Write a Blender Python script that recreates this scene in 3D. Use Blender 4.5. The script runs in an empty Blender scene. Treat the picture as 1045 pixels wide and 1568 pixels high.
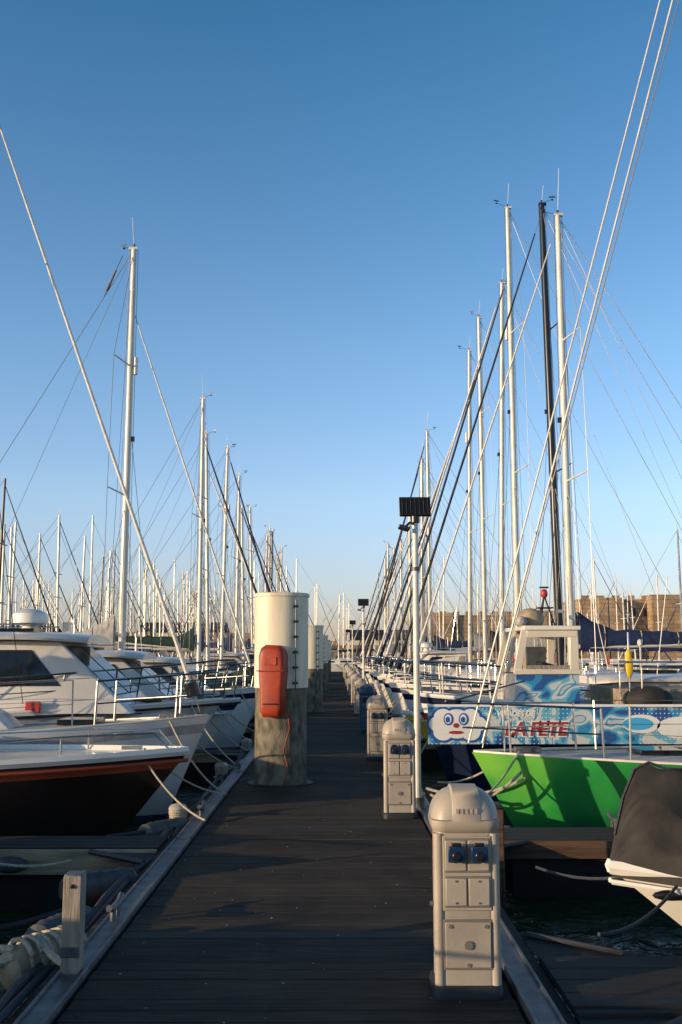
import bpy, math, random, bmesh
from mathutils import Vector, Matrix
R=random.Random(7)
scene=bpy.context.scene
rad=math.radians
WZ=-0.5
# ---------------------------------------------------------------- materials
MATS={}
def mat(name,col,rough=.5,metal=0,var=.12,scale=3,bump=0,bscale=40,col2=None,stretch=(1,1,1),lo=.35,hi=.65,coat=0):
    if name in MATS: return MATS[name]
    m=bpy.data.materials.new(name); m.use_nodes=True
    nt=m.node_tree; N=nt.nodes; L=nt.links; b=N['Principled BSDF']
    tc=N.new('ShaderNodeTexCoord'); mp=N.new('ShaderNodeMapping'); mp.inputs['Scale'].default_value=stretch
    L.new(tc.outputs['Object'],mp.inputs[0])
    nz=N.new('ShaderNodeTexNoise'); nz.inputs['Scale'].default_value=scale; nz.inputs['Detail'].default_value=6
    L.new(mp.outputs[0],nz.inputs['Vector'])
    cr=N.new('ShaderNodeValToRGB'); e=cr.color_ramp.elements
    e[0].position=lo; e[1].position=hi
    c2=col2 if col2 else tuple(c*(1-var*2) for c in col)
    e[0].color=(*c2,1); e[1].color=(*col,1)
    L.new(nz.outputs['Fac'],cr.inputs[0]); L.new(cr.outputs[0],b.inputs['Base Color'])
    b.inputs['Roughness'].default_value=rough; b.inputs['Metallic'].default_value=metal
    if coat: b.inputs['Coat Weight'].default_value=coat; b.inputs['Coat Roughness'].default_value=.08
    if bump:
        n2=N.new('ShaderNodeTexNoise'); n2.inputs['Scale'].default_value=bscale; n2.inputs['Detail'].default_value=4
        L.new(mp.outputs[0],n2.inputs['Vector'])
        bp=N.new('ShaderNodeBump'); bp.inputs['Strength'].default_value=bump; bp.inputs['Distance'].default_value=.01
        L.new(n2.outputs['Fac'],bp.inputs['Height']); L.new(bp.outputs[0],b.inputs['Normal'])
    MATS[name]=m; return m
gel=mat('gelcoat_white',(.78,.74,.67),.28,var=.10,scale=1.5,coat=.3)
gel2=mat('gelcoat_cream',(.68,.61,.49),.32,var=.08,scale=1.5,coat=.2)
deckm=mat('deck_nonskid',(.54,.51,.46),.6,var=.12,scale=5,bump=.3,bscale=120)
navy=mat('hull_navy',(.012,.02,.05),.2,var=.1,coat=.4)
darkh=mat('hull_dark_brown',(.024,.016,.013),.22,var=.15,coat=.3)
blackm=mat('black_paint',(.012,.012,.014),.3)
redm=mat('red_paint',(.5,.04,.025),.4,var=.1)
rust=mat('red_brown_stripe',(.30,.055,.02),.4,var=.1)
boot=mat('antifoul',(.03,.05,.09),.7,var=.2)
alu=mat('mast_aluminium',(.74,.68,.58),.4,.1,var=.10,scale=2)
steel=mat('stainless_steel',(.6,.6,.6),.22,1,var=.05)
galv=mat('galvanised_steel',(.17,.175,.18),.5,.5,var=.25,scale=8,bump=.2)
wire=mat('rigging_wire',(.30,.28,.26),.35,.5,var=.05)
glass=mat('dark_window',(.012,.016,.02),.06,0,var=.1)
curt=mat('curtain_window',(.36,.31,.25),.15,0,var=.3,scale=14,stretch=(6,6,1))
canvblue=mat('canvas_blue',(.012,.028,.09),.85,var=.2,scale=9,bump=.4,bscale=18)
canvgrn=mat('canvas_green',(.01,.04,.03),.85,var=.2,scale=9,bump=.4,bscale=18)
canvgrey=mat('canvas_grey',(.45,.43,.39),.85,var=.15,scale=9,bump=.4,bscale=18)
canvblk=mat('canvas_black',(.030,.026,.023),.75,var=.3,scale=5,bump=.8,bscale=9)
sail=mat('sail_white',(.72,.68,.60),.7,var=.12,scale=12,bump=.2,bscale=30)
rope=mat('rope_white',(.50,.43,.33),.85,var=.2,scale=60,bump=.5,bscale=160)
roped=mat('rope_dark',(.05,.055,.07),.85,var=.2,scale=60)
ropeo=mat('rope_orange',(.35,.05,.015),.8,var=.2,scale=60)
rubber=mat('rubber_black',(.02,.02,.022),.6,var=.2,scale=10,bump=.2)
greyrub=mat('rubber_grey',(.09,.09,.09),.6,var=.25,scale=12,bump=.3)
pedm=mat('pedestal_plastic',(.44,.375,.30),.42,var=.12,scale=4,bump=.12,bscale=90)
pedd=mat('pedestal_recess',(.20,.17,.14),.5,var=.1)
pedblue=mat('pedestal_blue',(.03,.07,.12),.45,var=.1)
sock=mat('socket_blue',(.012,.035,.09),.3,var=.1)
teak=mat('teak',(.22,.12,.06),.6,var=.2,scale=6,stretch=(1,8,8))
woodl=mat('weathered_wood',(.44,.33,.21),.8,var=.25,scale=5,stretch=(.5,6,6),bump=.5,bscale=20)
woodpost=mat('weathered_wood_post',(.34,.29,.23),.8,var=.2,scale=8,stretch=(6,6,.6),bump=.5,bscale=20)
woodd=mat('dark_wood',(.030,.024,.019),.8,var=.3,scale=4,stretch=(.5,6,6),bump=.5,bscale=20)
brownw=mat('brown_wood',(.12,.065,.037),.75,var=.3,scale=4,stretch=(.5,6,6),bump=.5,bscale=20)
concr=mat('concrete',(.22,.20,.17),.9,var=.2,scale=2,bump=.5)
floatm=mat('float_black',(.010,.010,.010),.7,var=.2,scale=5,bump=.3)
yel=mat('yellow_paint',(.75,.5,.03),.5,var=.1)
cyan=mat('cyan_paint',(.05,.38,.68),.4,var=.05)
bluep=mat('blue_paint',(.02,.10,.38),.4,var=.05)
whitep=mat('white_paint',(.75,.75,.72),.45,var=.06)
redb=mat('banner_red',(.38,.035,.03),.5,var=.15)
fend=mat('fender_white',(.55,.50,.42),.5,var=.15,scale=6)
pilewhite=mat('pile_sleeve',(.78,.70,.52),.55,var=.15,scale=2.2,stretch=(3,3,.4),bump=.1)
pilelow=mat('pile_lower',(.22,.185,.135),.88,col2=(.07,.065,.045),scale=7,stretch=(1.6,1.6,.8),bump=.9,bscale=25)
lifem=mat('lifebuoy_box_red',(.42,.045,.012),.5,var=.2,scale=5,bump=.15)
tan=mat('tan_canvas',(.42,.33,.22),.85,var=.2,scale=8,bump=.6)

def greenmat():
    m=bpy.data.materials.new('hull_green'); m.use_nodes=True; nt=m.node_tree;N=nt.nodes;L=nt.links;b=N['Principled BSDF']
    tc=N.new('ShaderNodeTexCoord'); sx=N.new('ShaderNodeSeparateXYZ'); L.new(tc.outputs['Object'],sx.inputs[0])
    nz=N.new('ShaderNodeTexNoise'); nz.inputs['Scale'].default_value=1.6; nz.inputs['Detail'].default_value=3; L.new(tc.outputs['Object'],nz.inputs[0])
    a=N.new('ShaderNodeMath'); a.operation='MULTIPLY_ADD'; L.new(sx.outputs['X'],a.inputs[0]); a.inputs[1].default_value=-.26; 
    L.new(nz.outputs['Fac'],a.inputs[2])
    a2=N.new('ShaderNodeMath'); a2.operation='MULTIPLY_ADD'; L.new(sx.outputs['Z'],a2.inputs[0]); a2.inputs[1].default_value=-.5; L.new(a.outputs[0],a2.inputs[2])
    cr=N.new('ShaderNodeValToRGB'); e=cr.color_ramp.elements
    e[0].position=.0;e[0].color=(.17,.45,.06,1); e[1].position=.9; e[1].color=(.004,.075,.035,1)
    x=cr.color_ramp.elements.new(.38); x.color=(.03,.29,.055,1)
    # cast mast/rigging shadows painted into the hull colour (bands along a curved diagonal)
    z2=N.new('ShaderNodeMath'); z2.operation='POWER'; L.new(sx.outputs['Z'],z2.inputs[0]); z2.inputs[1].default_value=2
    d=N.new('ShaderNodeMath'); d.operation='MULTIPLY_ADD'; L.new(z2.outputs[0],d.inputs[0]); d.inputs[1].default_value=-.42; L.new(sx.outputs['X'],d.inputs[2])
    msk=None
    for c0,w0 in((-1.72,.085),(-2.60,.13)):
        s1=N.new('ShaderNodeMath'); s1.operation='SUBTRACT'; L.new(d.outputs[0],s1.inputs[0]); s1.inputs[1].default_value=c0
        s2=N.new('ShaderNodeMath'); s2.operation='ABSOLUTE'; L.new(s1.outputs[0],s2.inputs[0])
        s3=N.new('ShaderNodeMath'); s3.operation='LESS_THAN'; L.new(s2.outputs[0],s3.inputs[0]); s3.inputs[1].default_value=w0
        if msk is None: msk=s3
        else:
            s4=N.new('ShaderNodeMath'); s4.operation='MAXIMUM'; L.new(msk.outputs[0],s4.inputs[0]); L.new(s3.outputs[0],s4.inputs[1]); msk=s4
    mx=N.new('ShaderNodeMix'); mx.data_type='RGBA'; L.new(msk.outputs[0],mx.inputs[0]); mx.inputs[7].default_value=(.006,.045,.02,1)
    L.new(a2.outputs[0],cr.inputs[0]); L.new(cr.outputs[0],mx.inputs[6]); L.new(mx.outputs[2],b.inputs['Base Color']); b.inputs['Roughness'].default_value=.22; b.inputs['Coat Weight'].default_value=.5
    return m
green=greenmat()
def bannermat():
    m=bpy.data.materials.new('printed_banner'); m.use_nodes=True; nt=m.node_tree;N=nt.nodes;L=nt.links;b=N['Principled BSDF']
    tc=N.new('ShaderNodeTexCoord')
    nz=N.new('ShaderNodeTexNoise'); nz.inputs['Scale'].default_value=2.2; nz.inputs['Detail'].default_value=1; nz.inputs['Distortion'].default_value=1.5; L.new(tc.outputs['Object'],nz.inputs[0])
    cr=N.new('ShaderNodeValToRGB'); cr.color_ramp.interpolation='CONSTANT'; e=cr.color_ramp.elements
    e[0].position=0;e[0].color=(.02,.08,.26,1); e[1].position=.40; e[1].color=(.03,.22,.44,1)
    for p,c in((.47,(.12,.38,.52,1)),(.53,(.50,.52,.52,1)),(.61,(.03,.26,.48,1)),(.66,(.40,.47,.5,1))):
        x=cr.color_ramp.elements.new(p); x.color=c
    L.new(nz.outputs['Fac'],cr.inputs[0])
    vo=N.new('ShaderNodeTexVoronoi'); vo.inputs['Scale'].default_value=18; vo.inputs['Randomness'].default_value=0; L.new(tc.outputs['Object'],vo.inputs['Vector'])
    lt=N.new('ShaderNodeMath'); lt.operation='LESS_THAN'; lt.inputs[1].default_value=.3; L.new(vo.outputs['Distance'],lt.inputs[0])
    nm=N.new('ShaderNodeTexNoise'); nm.inputs['Scale'].default_value=.9; L.new(tc.outputs['Object'],nm.inputs[0])
    gt=N.new('ShaderNodeMath'); gt.operation='GREATER_THAN'; gt.inputs[1].default_value=.52; L.new(nm.outputs['Fac'],gt.inputs[0])
    mu=N.new('ShaderNodeMath'); mu.operation='MULTIPLY'; L.new(lt.outputs[0],mu.inputs[0]); L.new(gt.outputs[0],mu.inputs[1])
    mx=N.new('ShaderNodeMix'); mx.data_type='RGBA'; L.new(mu.outputs[0],mx.inputs[0]); L.new(cr.outputs[0],mx.inputs[6]); mx.inputs[7].default_value=(.6,.66,.68,1)
    L.new(mx.outputs[2],b.inputs['Base Color']); b.inputs['Roughness'].default_value=.5
    return m
banner=bannermat()
def plankmat():
    m=bpy.data.materials.new('dock_planks'); m.use_nodes=True; nt=m.node_tree;N=nt.nodes;L=nt.links;b=N['Principled BSDF']
    tc=N.new('ShaderNodeTexCoord'); sx=N.new('ShaderNodeSeparateXYZ'); L.new(tc.outputs['Object'],sx.inputs[0])
    d=N.new('ShaderNodeMath'); d.operation='DIVIDE'; L.new(sx.outputs['Y'],d.inputs[0]); d.inputs[1].default_value=.145
    fl=N.new('ShaderNodeMath'); fl.operation='FLOOR'; L.new(d.outputs[0],fl.inputs[0])
    wn=N.new('ShaderNodeTexWhiteNoise'); wn.noise_dimensions='1D'; L.new(fl.outputs[0],wn.inputs['W'])
    mp=N.new('ShaderNodeMapping'); mp.inputs['Scale'].default_value=(1.2,14,14); L.new(tc.outputs['Object'],mp.inputs[0])
    nz=N.new('ShaderNodeTexNoise'); nz.inputs['Scale'].default_value=3; nz.inputs['Detail'].default_value=8; L.new(mp.outputs[0],nz.inputs[0])
    n2=N.new('ShaderNodeTexNoise'); n2.inputs['Scale'].default_value=1.3; n2.inputs['Detail'].default_value=8; n2.inputs['Roughness'].default_value=.65; L.new(tc.outputs['Object'],n2.inputs[0])
    s=N.new('ShaderNodeMath'); s.operation='MULTIPLY_ADD'; L.new(wn.outputs[0],s.inputs[0]); s.inputs[1].default_value=.18; L.new(nz.outputs['Fac'],s.inputs[2])
    s2=N.new('ShaderNodeMath'); s2.operation='MULTIPLY_ADD'; L.new(n2.outputs['Fac'],s2.inputs[0]); s2.inputs[1].default_value=1.0; L.new(s.outputs[0],s2.inputs[2])
    cr=N.new('ShaderNodeValToRGB'); e=cr.color_ramp.elements; e[0].position=.62; e[0].color=(.022,.018,.015,1); e[1].position=1.0; e[1].color=(.075,.056,.042,1)
    sc=N.new('ShaderNodeMath'); sc.operation='MULTIPLY'; sc.inputs[1].default_value=.76; L.new(s2.outputs[0],sc.inputs[0]); L.new(sc.outputs[0],cr.inputs[0])
    vo=N.new('ShaderNodeTexVoronoi'); vo.inputs['Scale'].default_value=13; L.new(tc.outputs['Object'],vo.inputs['Vector'])
    lt=N.new('ShaderNodeMath'); lt.operation='LESS_THAN'; lt.inputs[1].default_value=.04; L.new(vo.outputs['Distance'],lt.inputs[0])
    mx=N.new('ShaderNodeMix'); mx.data_type='RGBA'; L.new(lt.outputs[0],mx.inputs[0]); L.new(cr.outputs[0],mx.inputs[6]); mx.inputs[7].default_value=(.25,.22,.19,1)
    L.new(mx.outputs[2],b.inputs['Base Color']); b.inputs['Roughness'].default_value=.85; b.inputs['Specular IOR Level'].default_value=.2
    wv=N.new('ShaderNodeTexWave'); wv.bands_direction='Y'; wv.inputs['Scale'].default_value=22; L.new(tc.outputs['Object'],wv.inputs[0])
    ad=N.new('ShaderNodeMath'); ad.operation='MULTIPLY_ADD'; L.new(nz.outputs['Fac'],ad.inputs[0]); ad.inputs[1].default_value=.8; L.new(wv.outputs['Fac'],ad.inputs[2])
    bp=N.new('ShaderNodeBump'); bp.inputs['Strength'].default_value=.6; bp.inputs['Distance'].default_value=.006; L.new(ad.outputs[0],bp.inputs['Height']); L.new(bp.outputs[0],b.inputs['Normal'])
    return m
plank=plankmat()
def watermat():
    m=bpy.data.materials.new('harbour_water'); m.use_nodes=True; nt=m.node_tree;N=nt.nodes;L=nt.links;b=N['Principled BSDF']
    b.inputs['Base Color'].default_value=(.025,.045,.018,1); b.inputs['Roughness'].default_value=.07; b.inputs['IOR'].default_value=1.33
    tc=N.new('ShaderNodeTexCoord'); nz=N.new('ShaderNodeTexNoise'); nz.inputs['Scale'].default_value=4.0; nz.inputs['Detail'].default_value=5; nz.inputs['Distortion'].default_value=.8
    L.new(tc.outputs['Object'],nz.inputs[0]); bp=N.new('ShaderNodeBump'); bp.inputs['Strength'].default_value=1.0; bp.inputs['Distance'].default_value=.14
    L.new(nz.outputs['Fac'],bp.inputs['Height']); L.new(bp.outputs[0],b.inputs['Normal']); return m
def stonemat():
    m=bpy.data.materials.new('harbour_stone'); m.use_nodes=True; nt=m.node_tree;N=nt.nodes;L=nt.links;b=N['Principled BSDF']
    tc=N.new('ShaderNodeTexCoord'); sx=N.new('ShaderNodeSeparateXYZ'); L.new(tc.outputs['Object'],sx.inputs[0])
    ad=N.new('ShaderNodeMath'); L.new(sx.outputs['X'],ad.inputs[0]); L.new(sx.outputs['Y'],ad.inputs[1])
    cb=N.new('ShaderNodeCombineXYZ'); L.new(ad.outputs[0],cb.inputs[0]); L.new(sx.outputs['Z'],cb.inputs[1])
    br=N.new('ShaderNodeTexBrick'); br.inputs['Scale'].default_value=1; br.inputs['Brick Width'].default_value=1.3; br.inputs['Row Height'].default_value=.55; br.inputs['Mortar Size'].default_value=.03
    br.inputs['Color1'].default_value=(.46,.32,.19,1); br.inputs['Color2'].default_value=(.34,.23,.13,1); br.inputs['Mortar'].default_value=(.16,.12,.09,1)
    L.new(cb.outputs[0],br.inputs[0])
    nz=N.new('ShaderNodeTexNoise'); nz.inputs['Scale'].default_value=.5; nz.inputs['Detail'].default_value=6; L.new(tc.outputs['Object'],nz.inputs[0])
    mx=N.new('ShaderNodeMix'); mx.data_type='RGBA'; mx.blend_type='MULTIPLY'; mx.inputs[0].default_value=.8; L.new(br.outputs[0],mx.inputs[6])
    cr=N.new('ShaderNodeValToRGB'); cr.color_ramp.elements[0].position=.35; cr.color_ramp.elements[0].color=(.5,.47,.45,1); cr.color_ramp.elements[1].position=.6
    L.new(nz.outputs['Fac'],cr.inputs[0]); L.new(cr.outputs[0],mx.inputs[7]); L.new(mx.outputs[2],b.inputs['Base Color']); b.inputs['Roughness'].default_value=.9
    return m
water=watermat(); stone=stonemat()

# ---------------------------------------------------------------- mesh builder
class MB:
    def __init__(s): s.v=[];s.f=[];s.m=[];s.mats=[]
    def mi(s,m):
        if m not in s.mats: s.mats.append(m)
        return s.mats.index(m)
    def face(s,pts,m):
        n=len(s.v); s.v+= [tuple(p) for p in pts]; s.f.append(tuple(range(n,n+len(pts)))); s.m.append(s.mi(m))
    def box(s,c,d,m,rz=0,ry=0,rx=0):
        M=Matrix.Translation(c)@Matrix.Rotation(rz,4,'Z')@Matrix.Rotation(ry,4,'Y')@Matrix.Rotation(rx,4,'X')
        n=len(s.v)
        for x in(-.5,.5):
            for y in(-.5,.5):
                for z in(-.5,.5): s.v.append(tuple(M@Vector((x*d[0],y*d[1],z*d[2]))))
        for f in((0,1,3,2),(4,6,7,5),(0,4,5,1),(2,3,7,6),(0,2,6,4),(1,5,7,3)): s.f.append(tuple(n+i for i in f)); s.m.append(s.mi(m))
    def loft(s,rings,m,caps=True,closed=True,matf=None):
        n=len(s.v);k=len(rings[0])
        for r in rings: s.v+=[tuple(p) for p in r]
        for i in range(len(rings)-1):
            for j in range(k if closed else k-1):
                j2=(j+1)%k
                s.f.append((n+i*k+j,n+i*k+j2,n+(i+1)*k+j2,n+(i+1)*k+j)); s.m.append(s.mi(matf(i,j) if matf else m))
        if caps and closed:
            s.f.append(tuple(n+j for j in range(k))[::-1]); s.m.append(s.mi(m))
            s.f.append(tuple(n+(len(rings)-1)*k+j for j in range(k))); s.m.append(s.mi(m))
    def tube(s,p0,p1,r0,m,r1=None,n=8,sy=1):
        s.path([p0,p1],r0,m,n,r1)
    def path(s,pts,r,m,n=6,r1=None):
        P=[Vector(p) for p in pts]; rings=[]; last=len(P)-1
        ref=Vector((0,0,1)) 
        d0=(P[-1]-P[0]).normalized()
        if abs(d0.z)>.9: ref=Vector((1,0,0))
        for i,p in enumerate(P):
            d=(P[min(i+1,last)]-P[max(i-1,0)]).normalized()
            if d.length<1e-6: d=d0
            a=d.cross(ref)
            if a.length<1e-3: a=d.cross(Vector((0,1,0)))
            a.normalize(); b=a.cross(d).normalized()
            rr=r if r1 is None else r+(r1-r)*i/last
            rings.append([p+a*rr*math.cos(2*math.pi*k/n)+b*rr*math.sin(2*math.pi*k/n) for k in range(n)])
        s.loft(rings,m)
    def ell(s,c,r,m,nu=12,nv=8,vmin=-90,vmax=90):
        rings=[]
        for i in range(nv+1):
            a=rad(vmin+(vmax-vmin)*i/nv)
            rings.append([(c[0]+r[0]*math.cos(a)*math.cos(2*math.pi*k/nu)+0,c[1]+r[1]*math.cos(a)*math.sin(2*math.pi*k/nu),c[2]+r[2]*math.sin(a)) for k in range(nu)])
        s.loft(rings,m,caps=(vmin>-90 or vmax<90))
    def obj(s,name,parent=None,bevel=0,seg=2,smooth=True,angle=38):
        me=bpy.data.meshes.new(name); me.from_pydata(s.v,[],s.f)
        for m in s.mats: me.materials.append(m)
        me.polygons.foreach_set('material_index',s.m); me.update()
        if smooth:
            me.shade_smooth(); me.set_sharp_from_angle(angle=rad(angle))
        o=bpy.data.objects.new(name,me); scene.collection.objects.link(o)
        if parent: o.parent=parent
        if bevel:
            b=o.modifiers.new('b','BEVEL'); b.width=bevel; b.segments=seg; b.limit_method='ANGLE'; b.angle_limit=rad(40)
        return o
def empty(name,loc,rz=0):
    e=bpy.data.objects.new(name,None); scene.collection.objects.link(e); e.location=loc; e.rotation_euler=(0,0,rz); e.empty_display_size=.3; return e
def sag(p0,p1,d,n=10):
    p0=Vector(p0);p1=Vector(p1)
    return [p0.lerp(p1,i/n)-Vector((0,0,d*4*(i/n)*(1-i/n))) for i in range(n+1)]

# ---------------------------------------------------------------- hull
def hw(t,stern):
    if t<.42:
        u=t/.42; return stern+(1-stern)*(1-(1-u)**2)
    u=(t-.42)/.58; return max(.015,(1-u**2.3))
class Hull:
    def __init__(s,L,B,F,rise=.25,rake=.5,stern=.75,bowpow=1.0):
        s.L=L;s.B=B;s.F=F;s.rise=rise;s.rake=rake;s.stern=stern
    def edge(s,x):
        t=1+x/s.L; t=min(1,max(0,t)); return s.B/2*hw(t,s.stern), s.F+s.rise*t*t
    def build(s,mb,side,stripe,under,band=None,n=18):
        lev=[0,.07,.16,.4,.7,.92,1.0,1.35]
        rings=[]
        for i in range(n+1):
            t=i/n; t=1-(1-t)**1.25
            x=-s.L*(1-t); w,z=s.edge(x); r=[]
            half=[]
            for f in lev:
                yy=w*(1-min(f,1)**1.6*(.10+.45*t**3)) if f<=1 else w*.35
                half.append((x-s.rake*min(f,1.3)*t**5+ .18*f*(1-t)**6,yy,z*(1-f) if f<=1 else -.35))
            r=[(a,b,c) for a,b,c in half]+[(a,-b,c) for a,b,c in half[::-1]]
            rings.append(r)
        k=len(lev)
        def mf(i,j):
            jj=j if j<k-1 else (2*k-2-j)
            if j==k-1: return under
            if jj==1: return stripe
            if jj>=5: return under
            if jj==4 and band: return band
            return side
        mb.loft(rings,side,caps=False,closed=False,matf=mf)
        r0=rings[0]; kk=len(r0)
        mb.face([r0[j] for j in range(kk)],side)
    def deck(s,mb,m,drop=.015,n=16,x0=None,x1=0):
        x0=-s.L if x0 is None else x0
        rows=[]
        for i in range(n+1):
            x=x0+(x1-x0)*i/n; w,z=s.edge(x); w=max(w-.01,.005)
            rows.append([(x-.005,w*c,z-drop+.05*(1-c*c)*min(1,w)) for c in(-1,-.5,0,.5,1)])
        mb.loft(rows[::-1],m,caps=False,closed=False)
    def rail(s,mb,m,r=.02,inset=.0,dz=.0,x0=None,x1=-.02,n=20,n2=6):
        x0=-s.L if x0 is None else x0
        for sg in(1,-1):
            mb.path([(x0+(x1-x0)*i/n,sg*(max(s.edge(x0+(x1-x0)*i/n)[0]-inset,.01)),s.edge(x0+(x1-x0)*i/n)[1]+dz) for i in range(n+1)],r,m,n2)
def pulpit(mb,h,ht=.55,length=1.3,r=.014,mid=True):
    pts=[]
    for i in range(-6,7):
        a=abs(i)/6; x=-.02-length*a**1.6+.12*(1-a); w,z=h.edge(min(-.15,x-.05)); w=max(w-.05,.05) if a>.2 else w*.6*a/.2
        pts.append((x,(1 if i>0 else -1)*w if i else 0,h.edge(x)[1]+ht))
    mb.path(pts,r,steel,6)
    if mid: mb.path([(p[0],p[1],p[2]-ht*.5) for p in pts],r*.7,steel,5)
    for i in(0,3,9,12):
        p=pts[i]; mb.tube(p,(p[0]-.02,p[1],p[2]-ht),r,steel,n=6)
def lifelines(mb,h,x0,x1,step=1.7,ht=.58):
    n=max(2,int((x1-x0)/step))
    for sg in(1,-1):
        prev=None
        for i in range(n+1):
            x=x0+(x1-x0)*i/n; w,z=h.edge(x); p=Vector((x,sg*(w-.06),z))
            q=p+Vector((0,sg*.03,ht)); mb.tube(p,q,.011,steel,n=5)
            if prev:
                mb.tube(prev,q,.005,wire,n=4); mb.tube(prev-Vector((0,0,ht*.5)),q-Vector((0,0,ht*.5)),.004,wire,n=4)
            prev=q
def fenders(mb,h,xs,sg,m=fend):
    for x in xs:
        w,z=h.edge(x); y=sg*(w+.11)
        mb.tube((x,sg*w,z+.02),(x,y,z-.18),.006,rope,n=4)
        mb.ell((x,y,z-.45),(.1,.1,.30),m,10,8)
def trunk(name,par,xr,xf,wr,wf,zb,zt,m,rake=.6,tin=.14,rback=.05,win=None,bevel=.06,winmat=None,slope=0.0,front=True,wins=None):
    mb=MB()
    b=[(xr,-wr,zb),(xf,-wf,zb),(xf,wf,zb),(xr,wr,zb)]
    t=[(xr+rback,-wr+tin,zt),(xf-rake,-wf+tin,zt-slope),(xf-rake,wf-tin,zt-slope),(xr+rback,wr-tin,zt)]
    for q in((0,1),(1,2),(2,3),(3,0)):
        mb.face([b[q[0]],b[q[1]],t[q[1]],t[q[0]]],m)
    tc0=((t[0][0]+t[3][0])/2,0,zt+.05); tc1=((t[1][0]+t[2][0])/2,0,zt-slope+.05)
    mb.face([t[0],t[1],tc1,tc0],m); mb.face([tc0,tc1,t[2],t[3]],m); mb.face([t[1],t[2],tc1],m); mb.face([t[3],t[0],tc0],m)
    o=mb.obj(name,par)
    bm=bmesh.new(); bm.from_mesh(o.data); bmesh.ops.remove_doubles(bm,verts=bm.verts,dist=.0005); bmesh.ops.recalc_face_normals(bm,faces=bm.faces); bm.to_mesh(o.data); bm.free()
    if bevel:
        bv=o.modifiers.new('b','BEVEL'); bv.width=bevel; bv.segments=3; bv.limit_method='ANGLE'; bv.angle_limit=rad(30)
    mw=MB()
    def bil(a,bq,c,d,u,v):
        a,bq,c,d=map(Vector,(a,bq,c,d)); return (a.lerp(bq,u)).lerp(d.lerp(c,u),v)
    def pane(A,B,C,D,u0,u1,v0,v1,mm):
        q=[bil(A,B,C,D,u,v) for u,v in((u0,v0),(u1,v0),(u1,v1),(u0,v1))]
        nrm=(q[1]-q[0]).cross(q[3]-q[0]).normalized(); 
        cen=sum(q,Vector())/4
        if nrm.dot(cen-Vector(((xr+xf)/2,0,(zb+zt)/2)))<0: nrm=-nrm
        fr=[p+nrm*.006+(p-cen).normalized()*.02 for p in q]
        mw.face(fr,rubber); mw.face([p+nrm*.011 for p in q],mm)
    for (u0,u1,v0,v1,mm) in (wins or []):
        pane(b[0],b[1],t[1],t[0],u0,u1,v0,v1,mm)
        pane(b[3],b[2],t[2],t[3],u0,u1,v0,v1,mm)
    if isinstance(front,list):
        for (u0,u1,v0,v1,mm) in front:
            pane(b[1],b[2],t[2],t[1],u0,u1,v0,v1,mm)
    if mw.f: mw.obj('cabin_windows',par,smooth=False)
    return o

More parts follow.
